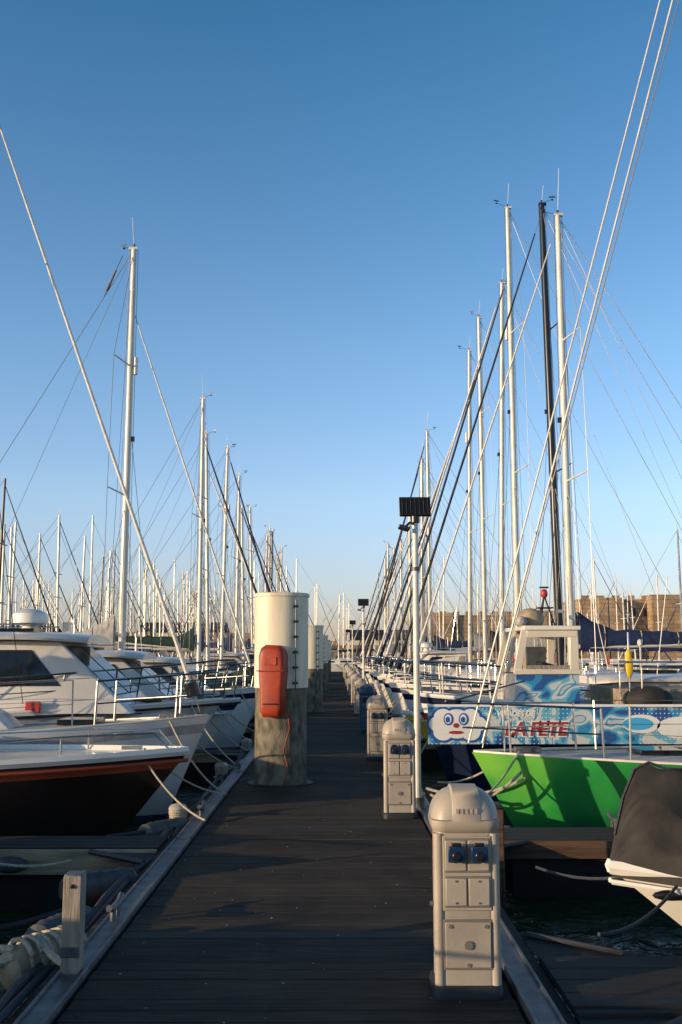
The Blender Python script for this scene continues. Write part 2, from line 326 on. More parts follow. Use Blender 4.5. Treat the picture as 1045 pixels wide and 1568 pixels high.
# ---------------------------------------------------------------- sailboat
def sailboat(x,y,side,L=9.5,mast=3.3,top=12.0,name='sailboat',hullm=gel,stripe=navy,under=boot,furl=sail,cover=canvblue,mastm=alu,B=None,F=1.05,
             lean=0,two=True,furlr=.045,mr=.075,cabin=True,seed=0,sprayhood=None,rise=.32,vane=None,toplean=0):
    rr=random.Random(seed+int(y*10)); e=empty(name,(x,y,WZ),0 if side<0 else math.pi)
    B=B or L*.31; h=Hull(L,B,F,rise,.55,.68)
    mb=MB(); h.build(mb,hullm,stripe,under); mb.obj('hull',e,angle=50)
    mb=MB(); h.deck(mb,deckm); h.rail(mb,teak if rr.random()<.3 else alu,.018,.01,.01); 
    mb.box((-L*.2,0,h.edge(-L*.2)[1]+.05),(.5,.5,.07),glass)
    for sg in(1,-1):
        mb.tube((-L*.78,sg*B*.36,F+.1),(-L*.78,sg*B*.36,F+.34),.07,steel,.06,n=10)
        mb.box((-L*.82,sg*B*.32,F+.08),(L*.26,.14,.28),gel)
    mb.box((-L*.06,0,h.edge(-.5)[1]+.04),(.3,.12,.06),galv)
    if rr.random()<.6:
        mb.box((-L*.9,rr.uniform(-.5,.5),F+.75),(.05,.35,.3),rr.choice([yel,redm,whitep]))
        mb.tube((-L*.88,0,F),(-L*.88,0,F+1.0),.02,steel,n=6); mb.tube((-L*.88-.0,-.4,F+.7),(-L*.88,.4,F+.7),.3*.06,steel,n=6)
    mb.obj('deck',e,bevel=.01)
    if cabin: trunk('coachroof',e,-L*.68,-L*.27,B*.33,B*.17,F-.02,F+.48,gel,.45,.12,.03,bevel=.05,slope=.12,wins=[(.1,.32,.35,.78,glass),(.4,.6,.35,.78,glass),(.68,.82,.38,.75,glass)])
    topz=top-WZ; zb=F+.35
    mt=Vector((-mast+lean*1.0,rr.uniform(-.12,.12),topz)); m0=Vector((-mast,0,zb))
    mb=MB(); mb.path([m0,m0.lerp(mt,.75),mt],mr,mastm,10,mr*.72)
    sp=[.36,.66] if two else [.5]
    spt=[]
    for f in sp:
        c=m0.lerp(mt,f+.06); w=B*(.33 if f<.5 else .26)
        for sg in(1,-1):
            tip=c+Vector((-.22,sg*w,.06)); mb.tube(c,tip,.022,mastm,.014,n=6); spt.append((f,sg,tip))
    mb.box(mt+Vector((-.02,0,.02)),(.2,.08,.06),mastm)
    mb.tube(mt,mt+Vector((-.06,0,rr.uniform(.5,1.2))),.006,alu,n=4)
    if vane is None: vane=rr.random()<.65
    if vane:
        va=rr.uniform(-.9,.9)+(math.pi if rr.random()<.4 else 0); d=Vector((math.cos(va),math.sin(va),.35)); q=mt+d*rr.uniform(.22,.4)
        mb.tube(mt+Vector((.02,0,.03)),q,.006,blackm,n=4); mb.box(q+Vector((0,0,.06)),(.17,.008,.035),blackm,rz=rr.uniform(-.8,.8)); mb.tube(q,q+Vector((0,0,.09)),.005,blackm,n=4)
        mb.ell(q+Vector((0,0,-.02)),(.035,.035,.018),blackm,6,4)
    mb.tube(mt+Vector((0,0,.04)),mt+Vector((0,0,.13)),.025,blackm,n=6)
    mb.box(m0.lerp(mt,.55)+Vector((.11,0,0)),(.07,.06,.11),blackm)
    if rr.random()<.4: mb.tube(m0.lerp(mt,.72)+Vector((.12,0,-.2)),m0.lerp(mt,.72)+Vector((.12,0,.2)),.05,whitep,n=8)
    if rr.random()<.12 and y>30:
        c=m0.lerp(mt,.42)+Vector((.25,0,0)); mb.tube(c,c+Vector((0,0,.16)),.2,gel,n=14); mb.box(c+Vector((-.12,0,-.02)),(.25,.1,.03),mastm)
    mb.box(m0.lerp(mt,.14)+Vector((.0,0.09,0)),(.12,.06,.08),steel)
    mb.box(m0.lerp(mt,.11)+Vector((.0,-0.09,0)),(.12,.06,.08),steel)
    mb.obj('mast',e)
    bl=min(L*.40,L-mast-.6); bz=zb+.85; g=m0+Vector((-.1,0,.85)); be=Vector((-mast-bl,0,bz+.12+rr.uniform(-.1,.2)))
    mb=MB(); mb.tube(g,be,.05,mastm,n=8); mb.obj('boom',e)
    if cover:
        rings=[]; n=14
        for i in range(n+1):
            t=i/n; c=g.lerp(be,.02+t*.94); a=.09+.09*(1-t)**1.2+.014*math.sin(i*2.7+y); hh=a*1.4+.22*max(0,1-t*6)
            rings.append([(c.x,a*.62*math.sin(k*math.pi/5),c.z+.02+hh*.62-hh*.85*math.cos(k*math.pi/5)*1.0) for k in range(10)])
        mb=MB(); mb.loft(rings,cover)
        for i in range(2,n,3): 
            r_=rings[i]; mb.path([Vector(p)+Vector((0,p[1]*.06,.0)) for p in r_]+[r_[0]],.012,rope,4)
        mb.obj('sail_cover',e)
    if sprayhood:
        mb=MB(); rings=[]
        for i in range(6):
            a=math.pi/2*i/5
            hx=-L*.60-.9*(1-math.cos(a)); hz=.62*math.sin(a)
            rings.append([(hx-.0,B*.30*math.cos(math.pi*k/8),F+.42+hz*(math.sin(math.pi*k/8)**.5)) for k in range(9)])
        mb.loft(rings,sprayhood,caps=False,closed=False); mb.obj('sprayhood',e)
    mb=MB(); wr=.0075 if y<45 else .010
    bow=Vector((-.12,0,h.edge(-.1)[1]+.05)); stern=Vector((-L+.05,0,F+.05))
    ft=m0.lerp(mt,.985 if rr.random()<.6 else .86)
    if name=='green_sailboat' or y<14: ft=m0.lerp(mt,.985)
    mb.tube(bow,ft,wr,wire,n=4); mb.tube(stern,mt,wr,wire,n=4)
    for f,sg,tip in spt:
        cp=Vector((-mast-.15,sg*(B/2-.12),h.edge(-mast)[1]))
        if f==sp[0]:
            mb.tube(cp,tip,wr,wire,n=4)
            mb.tube(tip,(spt[2+(0 if sg>0 else 1)][2] if two else mt),wr,wire,n=4)
            mb.tube(cp+Vector((.35,0,0)),m0.lerp(mt,f+.05),wr*.8,wire,n=4); mb.tube(cp-Vector((.35,0,0)),m0.lerp(mt,f+.05),wr*.8,wire,n=4)
        else: mb.tube(tip,mt,wr,wire,n=4)
    mb.tube(m0+Vector((.12,.05,0)),mt+Vector((.09,.03,0)),wr*.7,roped,n=4)
    mb.tube(m0+Vector((-.12,-.06,0)),mt+Vector((-.1,-.03,0)),wr*.7,rope,n=4)
    mb.tube(be,mt,wr*.7,wire,n=4)
    mb.path(sag(m0+Vector((.7,.4,.1)),m0.lerp(mt,.62),.15,5),wr*.7,roped,4)
    mb.path(sag(m0+Vector((-.3,-.1,.9)),m0.lerp(mt,.9)+Vector((-.05,-.05,0)),.0,2),wr*.6,roped,4)
    mb.obj('rigging',e)
    if furl:
        mb=MB(); a=bow.lerp(ft,.05); c=bow.lerp(ft,.95)
        mb.path([a,bow.lerp(ft,.12),bow.lerp(ft,.45),bow.lerp(ft,.8),c],furlr,furl,8,furlr*.45)
        mb.tube(bow.lerp(ft,.025),bow.lerp(ft,.045),.09,blackm,n=10)
        mb.obj('furled_genoa',e)
    mb=MB(); pulpit(mb,h); lifelines(mb,h,-L+.2,-1.6)
    mb.path([(-L+1.1,B*.31,F+.6),(-L+.1,B*.30,F+.6),(-L+.02,0,F+.6),(-L+.1,-B*.30,F+.6),(-L+1.1,-B*.31,F+.6)],.014,steel,6)
    mb.obj('pulpit_and_lifelines',e)
    mb=MB(); fenders(mb,h,[-L*.35,-L*.5,-L*.66],1,rr.choice([fend,navy])); fenders(mb,h,[-L*.38,-L*.6],-1)
    if name!='green_sailboat': mb.obj('fenders',e)
    mb=MB()
    for sg in(1,-1):
        mb.path(sag((-.5,sg*.2,h.edge(-.5)[1]+.03),(.28,sg*1.1,-WZ+.03),.12),.012,rope,6)
    mb.obj('mooring_lines',e)
    return e,h,m0,mt

# ---------------------------------------------------------------- motor boats
def cruiser(x,y,side,L=8,B=2.8,F=1.15,roof=2.36,name='motor_cruiser',xc=1.9,clen=3.6,stripe=navy,wside=curt,rise=.25,hullm=gel,rail=True,radar=True,roofc=gel):
    e=empty(name,(x,y,WZ),0 if side<0 else math.pi); h=Hull(L,B,F,rise,.9,.88)
    mb=MB(); h.build(mb,hullm,stripe,boot); h.rail(mb,rubber,.022,-.01,-.06); mb.obj('hull',e,angle=50)
    mb=MB(); h.deck(mb,deckm); h.rail(mb,gel,.03,.02,.01)
    mb.box((-1.1,0,h.edge(-1.1)[1]+.05),(.5,.5,.06),glass); mb.tube((-.35,0,h.edge(-.3)[1]),(-.35,0,h.edge(-.3)[1]+.18),.06,galv,n=8)
    for sg in(1,-1): mb.box((-.8,sg*.3,h.edge(-.8)[1]+.04),(.22,.03,.04),steel)
    mb.box((-2.6,-B*.40,F+.2),(.22,.05,.16),redm)
    mb.obj('deck',e,bevel=.012)
    trunk('foredeck_cabin',e,-xc-1.4,-xc+.75,B*.40,B*.18,F+.0,F+.38,gel,.7,.14,0,bevel=.09,slope=.18,wins=[(.35,.75,.3,.75,glass)])
    trunk('wheelhouse',e,-xc-clen,-xc,B*.43,B*.36,F+.1,roof-.10,gel,1.15,.22,-.1,bevel=.05,slope=.03,
       wins=[(.03,.26,.38,.88,wside),(.30,.52,.38,.88,wside),(.56,.84,.38,.86,glass)],front=[(.06,.47,.25,.92,glass),(.53,.94,.25,.92,glass)])
    mb=MB(); rings=[]
    for i in range(13):
        t=i/12; xx=-xc-clen-.35+(clen-1.15+.75)*t; w=B*.385*(1-.35*max(0,(t-.8)/.2)**2-.08*max(0,(.1-t)/.1)); zz=roof-.07-.05*max(0,(t-.7)/.3)**2
        rings.append([(xx,w,zz-.035),(xx,w*1.02,zz),(xx,w*.9,zz+.05),(xx,w*.5,zz+.085),(xx,0,zz+.095),(xx,-w*.5,zz+.085),(xx,-w*.9,zz+.05),(xx,-w*1.02,zz),(xx,-w,zz-.035)])
    mb.loft(rings,roofc)
    for sg in(1,-1): mb.path([(-xc-clen+.1,sg*B*.28,roof+.12),(-xc-1.6,sg*B*.27,roof+.12)],.014,steel,6)
    mb.box((-xc-2,0,roof+.05),(.6,.6,.05),glass)
    mb.obj('roof',e)
    mb=MB()
    if radar:
        c=(-xc-clen*.42,0,roof); mb.tube((c[0],0,roof),(c[0],0,roof+.14),.16,gel,.10,n=12)
        mb.loft([[(c[0]+r*math.cos(k*math.pi/8),r*math.sin(k*math.pi/8),roof+z) for k in range(16)] for r,z in((.2,.13),(.27,.16),(.28,.24),(.26,.31),(.15,.37),(.02,.385))],gel)
    mb.tube((-xc-clen*.8,.4,roof),(-xc-clen*.9,.45,roof+1.7),.008,gel,n=5)
    mb.tube((-xc-clen*.8,-.5,roof),(-xc-clen*.8,-.5,roof+.5),.02,steel,n=6); mb.ell((-xc-clen*.8,-.5,roof+.55),(.05,.05,.07),gel,8,6)
    mb.box((-xc-1.4,.5,roof+.12),(.1,.16,.14),steel)
    mb.obj('antennas',e)
    if rail:
        mb=MB()
        for hh,r in((.62,.016),(.34,.009)):
            pts=[]
            for i in range(-14,15):
                a=abs(i)/14; xx=.08-(L*.55)*a**1.3; w,z=h.edge(min(xx,-.08)); w=max(w-.1,.04)
                pts.append((xx,(0 if i==0 else math.copysign(w,i)),z+hh*(1-.25*a)))
            mb.path(pts,r,steel,6)
            if hh>.5:
                for i in range(0,29,3):
                    p=pts[i]; ww=h.edge(min(p[0]-.06,-.1)); mb.tube(p,(p[0]-.1,p[1]*.97,ww[1]),.012,steel,n=5)
        mb.obj('bow_rail',e)
    mb=MB(); fenders(mb,h,[-L*.35,-L*.6],-1 if side<0 else 1); fenders(mb,h,[-L*.5],1 if side<0 else -1,navy)
    mb.obj('fenders',e)
    mb=MB()
    for sg in(1,-1): mb.path(sag((-.5,sg*.25,h.edge(-.5)[1]+.03),(.3,sg*1.0,-WZ+.03),.1),.012,rope,6)
    mb.obj('mooring_lines',e)
    return e,h
def speedboat(x,y,side,L=6,B=2.2,F=.85,name='speedboat',lower=navy,stripe=rust,band=None,screen=True,cover=None,rise=.25,rail=True,engine=True,under=None,sr=.018):
    e=empty(name,(x,y,WZ),0 if side<0 else math.pi); h=Hull(L,B,F,rise,.9,.88)
    mb=MB(); h.build(mb,lower,band or gel,under or boot)
    mb.obj('hull',e,angle=50)
    mb=MB(); h.rail(mb,gel,.05,.03,.0); h.rail(mb,stripe,sr,-.008,-.075-sr); mb.obj('gunwale',e)
    mb=MB(); h.deck(mb,gel,x0=-L*.45,x1=0)
    mb.box((-L*.72,0,F-.35),(L*.5,B*.72,.05),deckm)
    for sg in(1,-1): mb.box((-L*.72,sg*B*.40,F-.08),(L*.54,B*.10,.14),gel)
    mb.box((-L*.985,0,F-.1),(.1,B*.8,.4),gel)
    for yy in(-.4,.4):
        if L>4.5: mb.box((-L*.62,yy,F-.05),(.45,.5,.2),whitep); mb.box((-L*.66,yy,F+(.2 if not cover else .05)),(.12,.5,.5 if not cover else .2),navy,ry=-.15)
    if L>4.5: mb.box((-L*.5,-.4,F+.05),(.25,.6,.35),gel)
    mb.obj('deck',e,bevel=.03)
    if screen:
        mb=MB(); top=[];bot=[]
        for i in range(-6,7):
            a=i/6; bot.append((-L*.42-.5*a*a,a*B*.36,F+.12)); top.append((-L*.42-.45-.5*a*a,a*B*.33,F+.46-.1*a*a))
        mb.loft([bot,top],glass,caps=False,closed=False); mb.path(top,.014,steel,6); mb.path(bot,.012,steel,6); mb.obj('windscreen',e)
    if rail:
        mb=MB()
        for sg in(1,-1):
            pts=[(-.2,sg*.12,h.edge(-.2)[1]+.04),(-.35,sg*.16,h.edge(-.2)[1]+.2),(-1.2,sg*(h.edge(-1.2)[0]-.1),h.edge(-1.2)[1]+.22),(-L*.42,sg*(h.edge(-L*.42)[0]-.1),F+.2),(-L*.45,sg*(h.edge(-L*.45)[0]-.1),F+.02)]
            mb.path(pts,.012,steel,6); mb.tube(pts[2],(pts[2][0],pts[2][1],pts[2][2]-.22),.01,steel,n=5)
        mb.box((-.6,0,h.edge(-.6)[1]+.05),(.22,.03,.04),steel)
        mb.obj('bow_rail',e)
    if engine:
        mb=MB(); rings=[]
        for z,a,b in((F-.6,.10,.08),(F-.1,.12,.1),(F+.1,.22,.17),(F+.4,.27,.18),(F+.6,.24,.16),(F+.66,.14,.1)):
            rings.append([(-L-.28+a*math.cos(k*math.pi/6),b*math.sin(k*math.pi/6),z) for k in range(12)])
        mb.loft(rings,blackm); mb.box((-L-.28,0,F-.95),(.12,.05,.7),blackm); mb.obj('outboard_engine',e)
    if cover:
        mb=MB(); rows=[]; nn=60
        for i in range(nn+1):
            q=(i/nn)**1.5; xx=-.02-(L-.2)*q; w,z=h.edge(xx); w+=.02
            pk=.72*(1-math.exp(-(-xx/.13)**1.4)); pk=pk*(1-.40*min(1,max(0,(-xx-.22)/1.0)))
            row=[]
            for j in range(-16,17):
                c=j/16
                fold=.030*math.sin(-xx*13+abs(c)*9)+.022*math.sin(-xx*7-c*15)+.012*math.sin(-xx*29+c*21)
                bell=(1-abs(c)**1.25)*(1-.10*math.sin(abs(c)*math.pi))
                row.append((xx-.03*math.sin(c*13)*min(1,-xx*4),w*c*(1.03+.02*math.sin(xx*11)),z-.06*(abs(c)>.97)+pk*bell+fold*(1-abs(c)**3)*min(1,-xx*2.5)))
            rows.append(row)
        mb.loft(rows,cover,caps=False,closed=False); mb.obj('cover',e,angle=80)
        mb=MB(); mb.path([(rows[k][16][0],0,rows[k][16][2]+.01) for k in range(2,nn,2)],.010,roped,5)
        for k in (16,26,38): mb.path([Vector(p)+Vector((0,0,.012)) for p in rows[k]],.008,roped,5)
        mb.ell((-.35,h.edge(-.35)[0]+.01,h.edge(-.35)[1]-.12),(.13,.03,.035),blackm,10,6)
        mb.obj('cover_lashings',e)
    mb=MB()
    for sg in(1,-1): mb.path(sag((-.5,sg*.12,h.edge(-.5)[1]+.03),(.3,sg*.9,-WZ+.03),.1),.011,roped if cover else rope,6)
    mb.obj('mooring_lines',e)
    return e,h

# ================================================================ SETTING
mb=MB(); mb.face([(-1500,-300,WZ),(1500,-300,WZ),(1500,3000,WZ),(-1500,3000,WZ)],water); mb.obj('harbour_water',smooth=False)
XL,XR=-1.25,.85
DY=86
dock=empty('wooden_dock',(0,0,0))
mb=MB()
y=-3.0;i=0
while y<DY:
    dz=R.uniform(-.002,.002)
    if (i%25)!=12:
        mb.box(((XL+XR)/2+R.uniform(-.004,.004),y+.0725,-.02+dz),(XR-XL-.02,.136,.04),plank,rx=R.uniform(-.012,.012))
    else: mb.box(((XL+XR)/2,y+.0725,-.018),(XR-XL-.02,.139,.036),woodd)
    y+=.145;i+=1
mb.obj('planks',dock,bevel=0,smooth=False)
mb=MB()
for k in range(120):
    for xx in(XL+.08,XR-.08):
        yy=-3+.145*(k+.5)+R.uniform(-.01,.01); mb.tube((xx+R.uniform(-.01,.01),yy,-.0),(xx,yy,.004),.006,rubber,n=6)
mb.obj('plank_screws',dock)
mb=MB()
for k in range(220):
    yy=3.5+R.random()**1.6*22; xx=R.uniform(XL+.05,XR-.05); s=R.uniform(.002,.007)
    mb.ell((xx,yy,.005),(s*R.uniform(.7,1.8),s,.002),R.choice([woodl,canvgrey,woodl,rubber]),7,4)
mb.obj('grit',dock)
mb=MB()
for x0,x1 in((XL-.17,XL),(XR,XR+.17)):
    y=-3
    while y<DY:
        mb.box(((x0+x1)/2,y+2.98,-.055),(abs(x1-x0)-.03,5.96,.14),galv)
        mb.box(((x0+x1)/2-.06,y+2.98,.018),(.018,5.94,.022),galv); mb.box(((x0+x1)/2+.06,y+2.98,.018),(.018,5.94,.022),galv)
        y+=6
mb.obj('edge_channel',dock,bevel=.006,smooth=False)
mb=MB()
mb.box((XL-.21,DY/2-1.5,-.14),(.07,DY+2.9,.2),brownw); mb.box((XR+.21,DY/2-1.5,-.14),(.07,DY+2.9,.2),woodd)
mb.obj('rubbing_strake',dock,smooth=False)
mb=MB()
mb.box(((XL+XR)/2,DY/2-1.5,-.42),(2.1,DY+2.8,.5),floatm)
mb.obj('floats',dock,bevel=.03)
mb=MB()
def cleat(mb,x,y,z=.03,s=1,m=galv):
    for d in(-.06,.06): mb.tube((x,y+d*s,z),(x,y+d*s,z+.07*s),.018*s,m,n=8)
    mb.path([(x,y-.17*s,z+.10*s),(x,y-.08*s,z+.075*s),(x,y+.08*s,z+.075*s),(x,y+.17*s,z+.10*s)],.02*s,m,8)
for k in range(22):
    cleat(mb,XL-.085,2.4+k*3.9); cleat(mb,XR+.085,3.3+k*3.9)
mb.obj('mooring_cleats',dock)
mb=MB(); mb.path([(XL-.30+.03*math.sin(k*.9),-2+k*.6,-.05+.03*math.sin(k*1.7)) for k in range(60)],.028,rubber,8)
mb.path([(XL-.27+.04*math.sin(k*.7+1),-2+k*.6,-.03+.04*math.sin(k*1.3)) for k in range(60)],.02,roped,8); mb.obj('service_hose',dock)
mb=MB(); mb.box((0,DY+1.3,-.12),(70,2.4,.24),concr); mb.obj('cross_pontoon',smooth=False)

def finger(y,side,L=7,w=.55,front=woodl,bh=.15):
    e=empty('finger_pontoon',((XL-.25) if side<0 else (XR+.25),y,0),math.pi if side<0 else 0)
    mb=MB(); n=4
    for k in range(n): mb.box((L/2,-w/2+(k+.5)*w/n,-.02),(L,w/n-.012,.04),woodd)
    mb.obj('planks',e,smooth=False)
    mb=MB()
    for sg in(1,-1): mb.box((L/2,sg*(w/2+.03),-.01-bh/2),(L,.05,bh),front)
    mb.obj('side_beams',e,bevel=.006,smooth=False)
    mb=MB()
    for sg in(1,-1):
        mb.face([(0,sg*(w/2+.06),-.03),(0,sg*(w/2+.5),-.03),(.5,sg*(w/2+.06),-.03)][::sg],woodd)
        mb.tube((.02,sg*(w/2+.5),-.02),(.55,sg*(w/2+.06),-.02),.022,rubber,n=6)
    for xx in(1.2,3.4,5.8): 
        mb.ell((xx,w/2+.09,-.12),(.15,.06,.07),greyrub,10,6)
    cleat(mb,1.5,w/2-.05,.0); cleat(mb,5.5,w/2-.05,.0)
    mb.obj('brackets',e)
    mb=MB()
    for xx in(1.3,3.9,6.2): mb.box((xx,0,-.40),(1.7,w-.04,.46),floatm)
    mb.obj('floats',e)
finger(8.95,-1,bh=.2)
for yy in(17,23.2,31,41.5,53,64,76): finger(yy,-1)
finger(5.25,1,w=.75,front=woodd); finger(9.35,1,w=.6,front=brownw)
for yy in(19.3,26.7,34,44.9,53,64,76): finger(yy,1)

# ---------------- pedestals
def rrect2(w,d,z,r,n=5):
    pts=[]
    for (sx,sy,a0) in((1,1,0),(-1,1,90),(-1,-1,180),(1,-1,270)):
        for k in range(n+1):
            a=rad(a0+90*k/n); pts.append((sx*(w/2-r)+r*math.cos(a),sy*(d/2-r)+r*math.sin(a),z))
    return pts
def pedestal(x,y,body=pedm,rz=0):
    e=empty('power_pedestal',(x,y,0),rz); W,D=.29,.25
    mb=MB()
    mb.loft([rrect2(.335,.30,0,.05),rrect2(.335,.30,.035,.05),rrect2(.315,.275,.06,.05)],rubber)
    mb.loft([rrect2(W,D,.05,.045),rrect2(W,D,.765,.045)],body); 
    for sx in(-1,1):
        mb.tube((sx*(W/2-.012),-D/2+.018,.06),(sx*(W/2-.012),-D/2+.018,.755),.026,body,n=12)
    mb.obj('body',e)
    mb=MB(); rings=[]
    for z,s in((.755,.94),(.765,1.10),(.80,1.14),(.815,1.14),(.818,1.08)): rings.append(rrect2(W*s,D*s*1.02,z,.055*s))
    mb.loft(rings,body)
    rings=[]
    for k in range(12):
        a=math.pi/2*k/11; s=max(.03,math.cos(a)**.72); z=.82+.145*math.sin(a)
        w_=W*1.13*s; d_=D*1.16*s
        rings.append(rrect2(w_,d_,z,min(w_,d_)*(.28+.2*k/11)))
    mb.loft(rings,body)
    rings=[]
    for k in range(13):
        a=math.pi*k/12; c=math.cos(a); s_=math.sin(a)
        yy=-D*.58*(abs(c)**.72)*(1 if c>0 else -1); z=.822+.145*s_
        rings.append([(-.072,yy*1.0,z-.015),(-.062,yy*1.03,z+.006),(.062,yy*1.03,z+.006),(.072,yy*1.0,z-.015)])
    mb.loft(rings,body)
    mb.obj('domed_head',e,angle=60)
    mb=MB(); f=-D/2
    def panel(cx,z0,z1,w,m=body,t=.012):
        mb.box((cx,f-t/2+.001,(z0+z1)/2),(w,t,z1-z0),m)
    panel(0,.40,.745,.232,body,.010)
    panel(0,.575,.735,.215,pedd,.014); panel(0,.415,.56,.215,pedd,.014); panel(0,.13,.36,.235,pedd,.006)
    panel(0,.142,.348,.217,body,.014)
    for sx in(-.055,.055):
        panel(sx,.425,.55,.10,body,.022); panel(sx,.585,.725,.10,body,.018)
    mb.obj('front_panels',e,bevel=.006)
    mb=MB()
    for sx in(-.055,.055):
        mb.tube((sx,f-.010,.665),(sx,f-.05,.66),.037,sock,n=16); mb.box((sx,f-.055,.668),(.080,.016,.076),sock,rx=.12); mb.box((sx,f-.052,.712),(.05,.02,.016),blackm)
        mb.tube((sx,f-.06,.66),(sx,f-.070,.66),.022,blackm,n=14)
    mb.obj('sockets',e,bevel=.008)
    mb=MB()
    mb.tube((0,f-.013,.245),(0,f-.021,.245),.02,pedd,n=14)
    for sx,z in((-.085,.33),(.085,.33),(0,.155)): mb.tube((sx,f-.014,z),(sx,f-.018,z),.009,pedd,n=8)
    for sx in(-.055,.055): 
        for z in(.438,.538): mb.tube((sx,f-.02,z),(sx,f-.025,z),.005,galv,n=6)
    mb.tube((-W/2-.0,f+.05,.42),(-W/2-.03,f+.05,.42),.012,galv,n=8)
    mb.obj('locks_and_screws',e)
    mb=MB()
    for k in range(5): mb.box((-.045+k*.0225,-D*.575-.006,.862),(.013,.006,.022),body)
    mb.obj('embossed_badge',e)
    return e
for k,yy in enumerate((5.1,10.25,15.6,20.9,26.4,32,37.6,43.2,49,55,61,67)):
    pedestal(.63,yy,pedblue if k in(3,) else pedm,rz=R.uniform(-.05,.05) if k else 0)

# ---------------- piles
def pile(y,box=False):
    e=empty('mooring_pile',(-.70,y,0)); r=.34; n=40
    def ring(rr,z): return [(rr*math.cos(2*math.pi*k/n),rr*math.sin(2*math.pi*k/n),z) for k in range(n)]
    mb=MB(); mb.loft([ring(r-.012,-1.2),ring(r-.012,1.19)],pilelow,caps=False); mb.obj('pile_shaft',e,angle=60)
    mb=MB(); mb.loft([ring(r-.009,1.18),ring(r+.004,1.185),ring(r+.004,2.33)],pilewhite,caps=False)
    mb.loft([ring(r+.004,2.325),ring(r+.02,2.33),ring(r+.02,2.365),ring(r+.008,2.375),ring(.02,2.385)],pilewhite,caps=False); mb.obj('white_sleeve',e,angle=60)
    mb=MB(); mb.loft([ring(r+.07,-.06),ring(r+.07,.012),ring(r+.0,.012)],rubber,caps=False); mb.obj('collar',e)
    mb=MB()
    a=rad(-58); px,py=math.cos(a),math.sin(a)
    mb.tube((px*(r+.03),py*(r+.03),1.15),(px*(r+.03),py*(r+.03),2.28),.008,galv,n=6)
    for k in range(6): mb.box((px*(r+.015),py*(r+.015),1.25+k*.19),(.07,.05,.03),blackm,rz=a)
    mb.obj('cable_bracket',e)
    if box:
        mb=MB(); f=-(r+.0)
        rings=[]
        out=[(-.11,.84),(.10,.84),(.145,.90),(.15,1.15),(.165,1.35),(.17,1.58),(.145,1.66),(.09,1.71),(-.08,1.72),(-.14,1.68),(-.165,1.60),(-.165,1.35),(-.15,1.15),(-.145,.90)]
        for s,d in((1,0),(1.02,-.08),(1,-.16),(.95,-.20),(.86,-.222),(.7,-.23)):
            rings.append([(x*s,f+.06+d,1.28+(z-1.28)*(s if s<1 else 1)) for x,z in out])
        mb.loft(rings,lifem); o=mb.obj('lifebuoy_housing',e,bevel=.012,angle=55); o.rotation_euler=(0,0,rad(-12))
        mb=MB(); mb.box((0,f-.08,1.40),(.355,.22,.014),rust); mb.box((0,f-.172,1.52),(.16,.02,.10),lifem); mb.tube((-.1,f-.175,1.0),(.1,f-.175,1.0),.010,blackm,n=6)
        o=mb.obj('housing_trim',e,bevel=.006); o.rotation_euler=(0,0,rad(-12))
        mb=MB(); mb.path([(.10,-r-.05,.95),(.13,-r-.06,.7),(.06,-r-.08,.45),(.12,-r-.05,.2),(.05,-r-.06,.02)],.009,ropeo,6); mb.obj('throw_line',e)
        mb=MB()
        for k in range(5):
            a0=rad(-148+k*5); a1=rad(-143+k*5); rr=r+.009
            mb.face([(rr*math.cos(a0),rr*math.sin(a0),1.2),(rr*math.cos(a1),rr*math.sin(a1),1.2),(rr*math.cos(a1),rr*math.sin(a1),1.5),(rr*math.cos(a0),rr*math.sin(a0),1.5)],whitep)
        mb.obj('notice',e)
    return e
for k,yy in enumerate((12.85,27.9,43.5,59,75)): pile(yy,k==0)

# ---------------- solar lamp posts
def solar(y):
    e=empty('solar_lamp_post',(.86,y,0))
    mb=MB(); mb.tube((0,0,0),(0,0,3.08),.036,alu,.032,n=14); mb.box((0,0,.01),(.16,.16,.02),galv); mb.tube((0,0,.02),(0,0,.12),.055,galv,n=12)
    mb.tube((0,0,2.5),(0,0,2.54),.046,galv,n=12); mb.obj('pole',e)
    mb=MB(); mb.box((0,-.0,3.2),(.34,.04,.23),blackm,rx=rad(-22)); 
    mb.obj('solar_panel',e,bevel=.006)
    mb=MB()
    for k in range(7): mb.box((-.14+k*.0467,-.012-.0,3.2),(.003,.03,.2),galv,rx=rad(-22))
    mb.obj('panel_grid',e)
    mb=MB(); mb.tube((0,0,3.02),(0,0,3.12),.05,blackm,n=10); mb.path([(0,0,3.0),(-.06,-.06,3.02),(-.12,-.1,2.96)],.016,blackm,6)
    mb.box((-.13,-.12,2.95),(.12,.16,.04),blackm,ry=.3); mb.obj('lamp_head',e,bevel=.008)
for yy in(10.75,31.5,52.5,73): solar(yy)

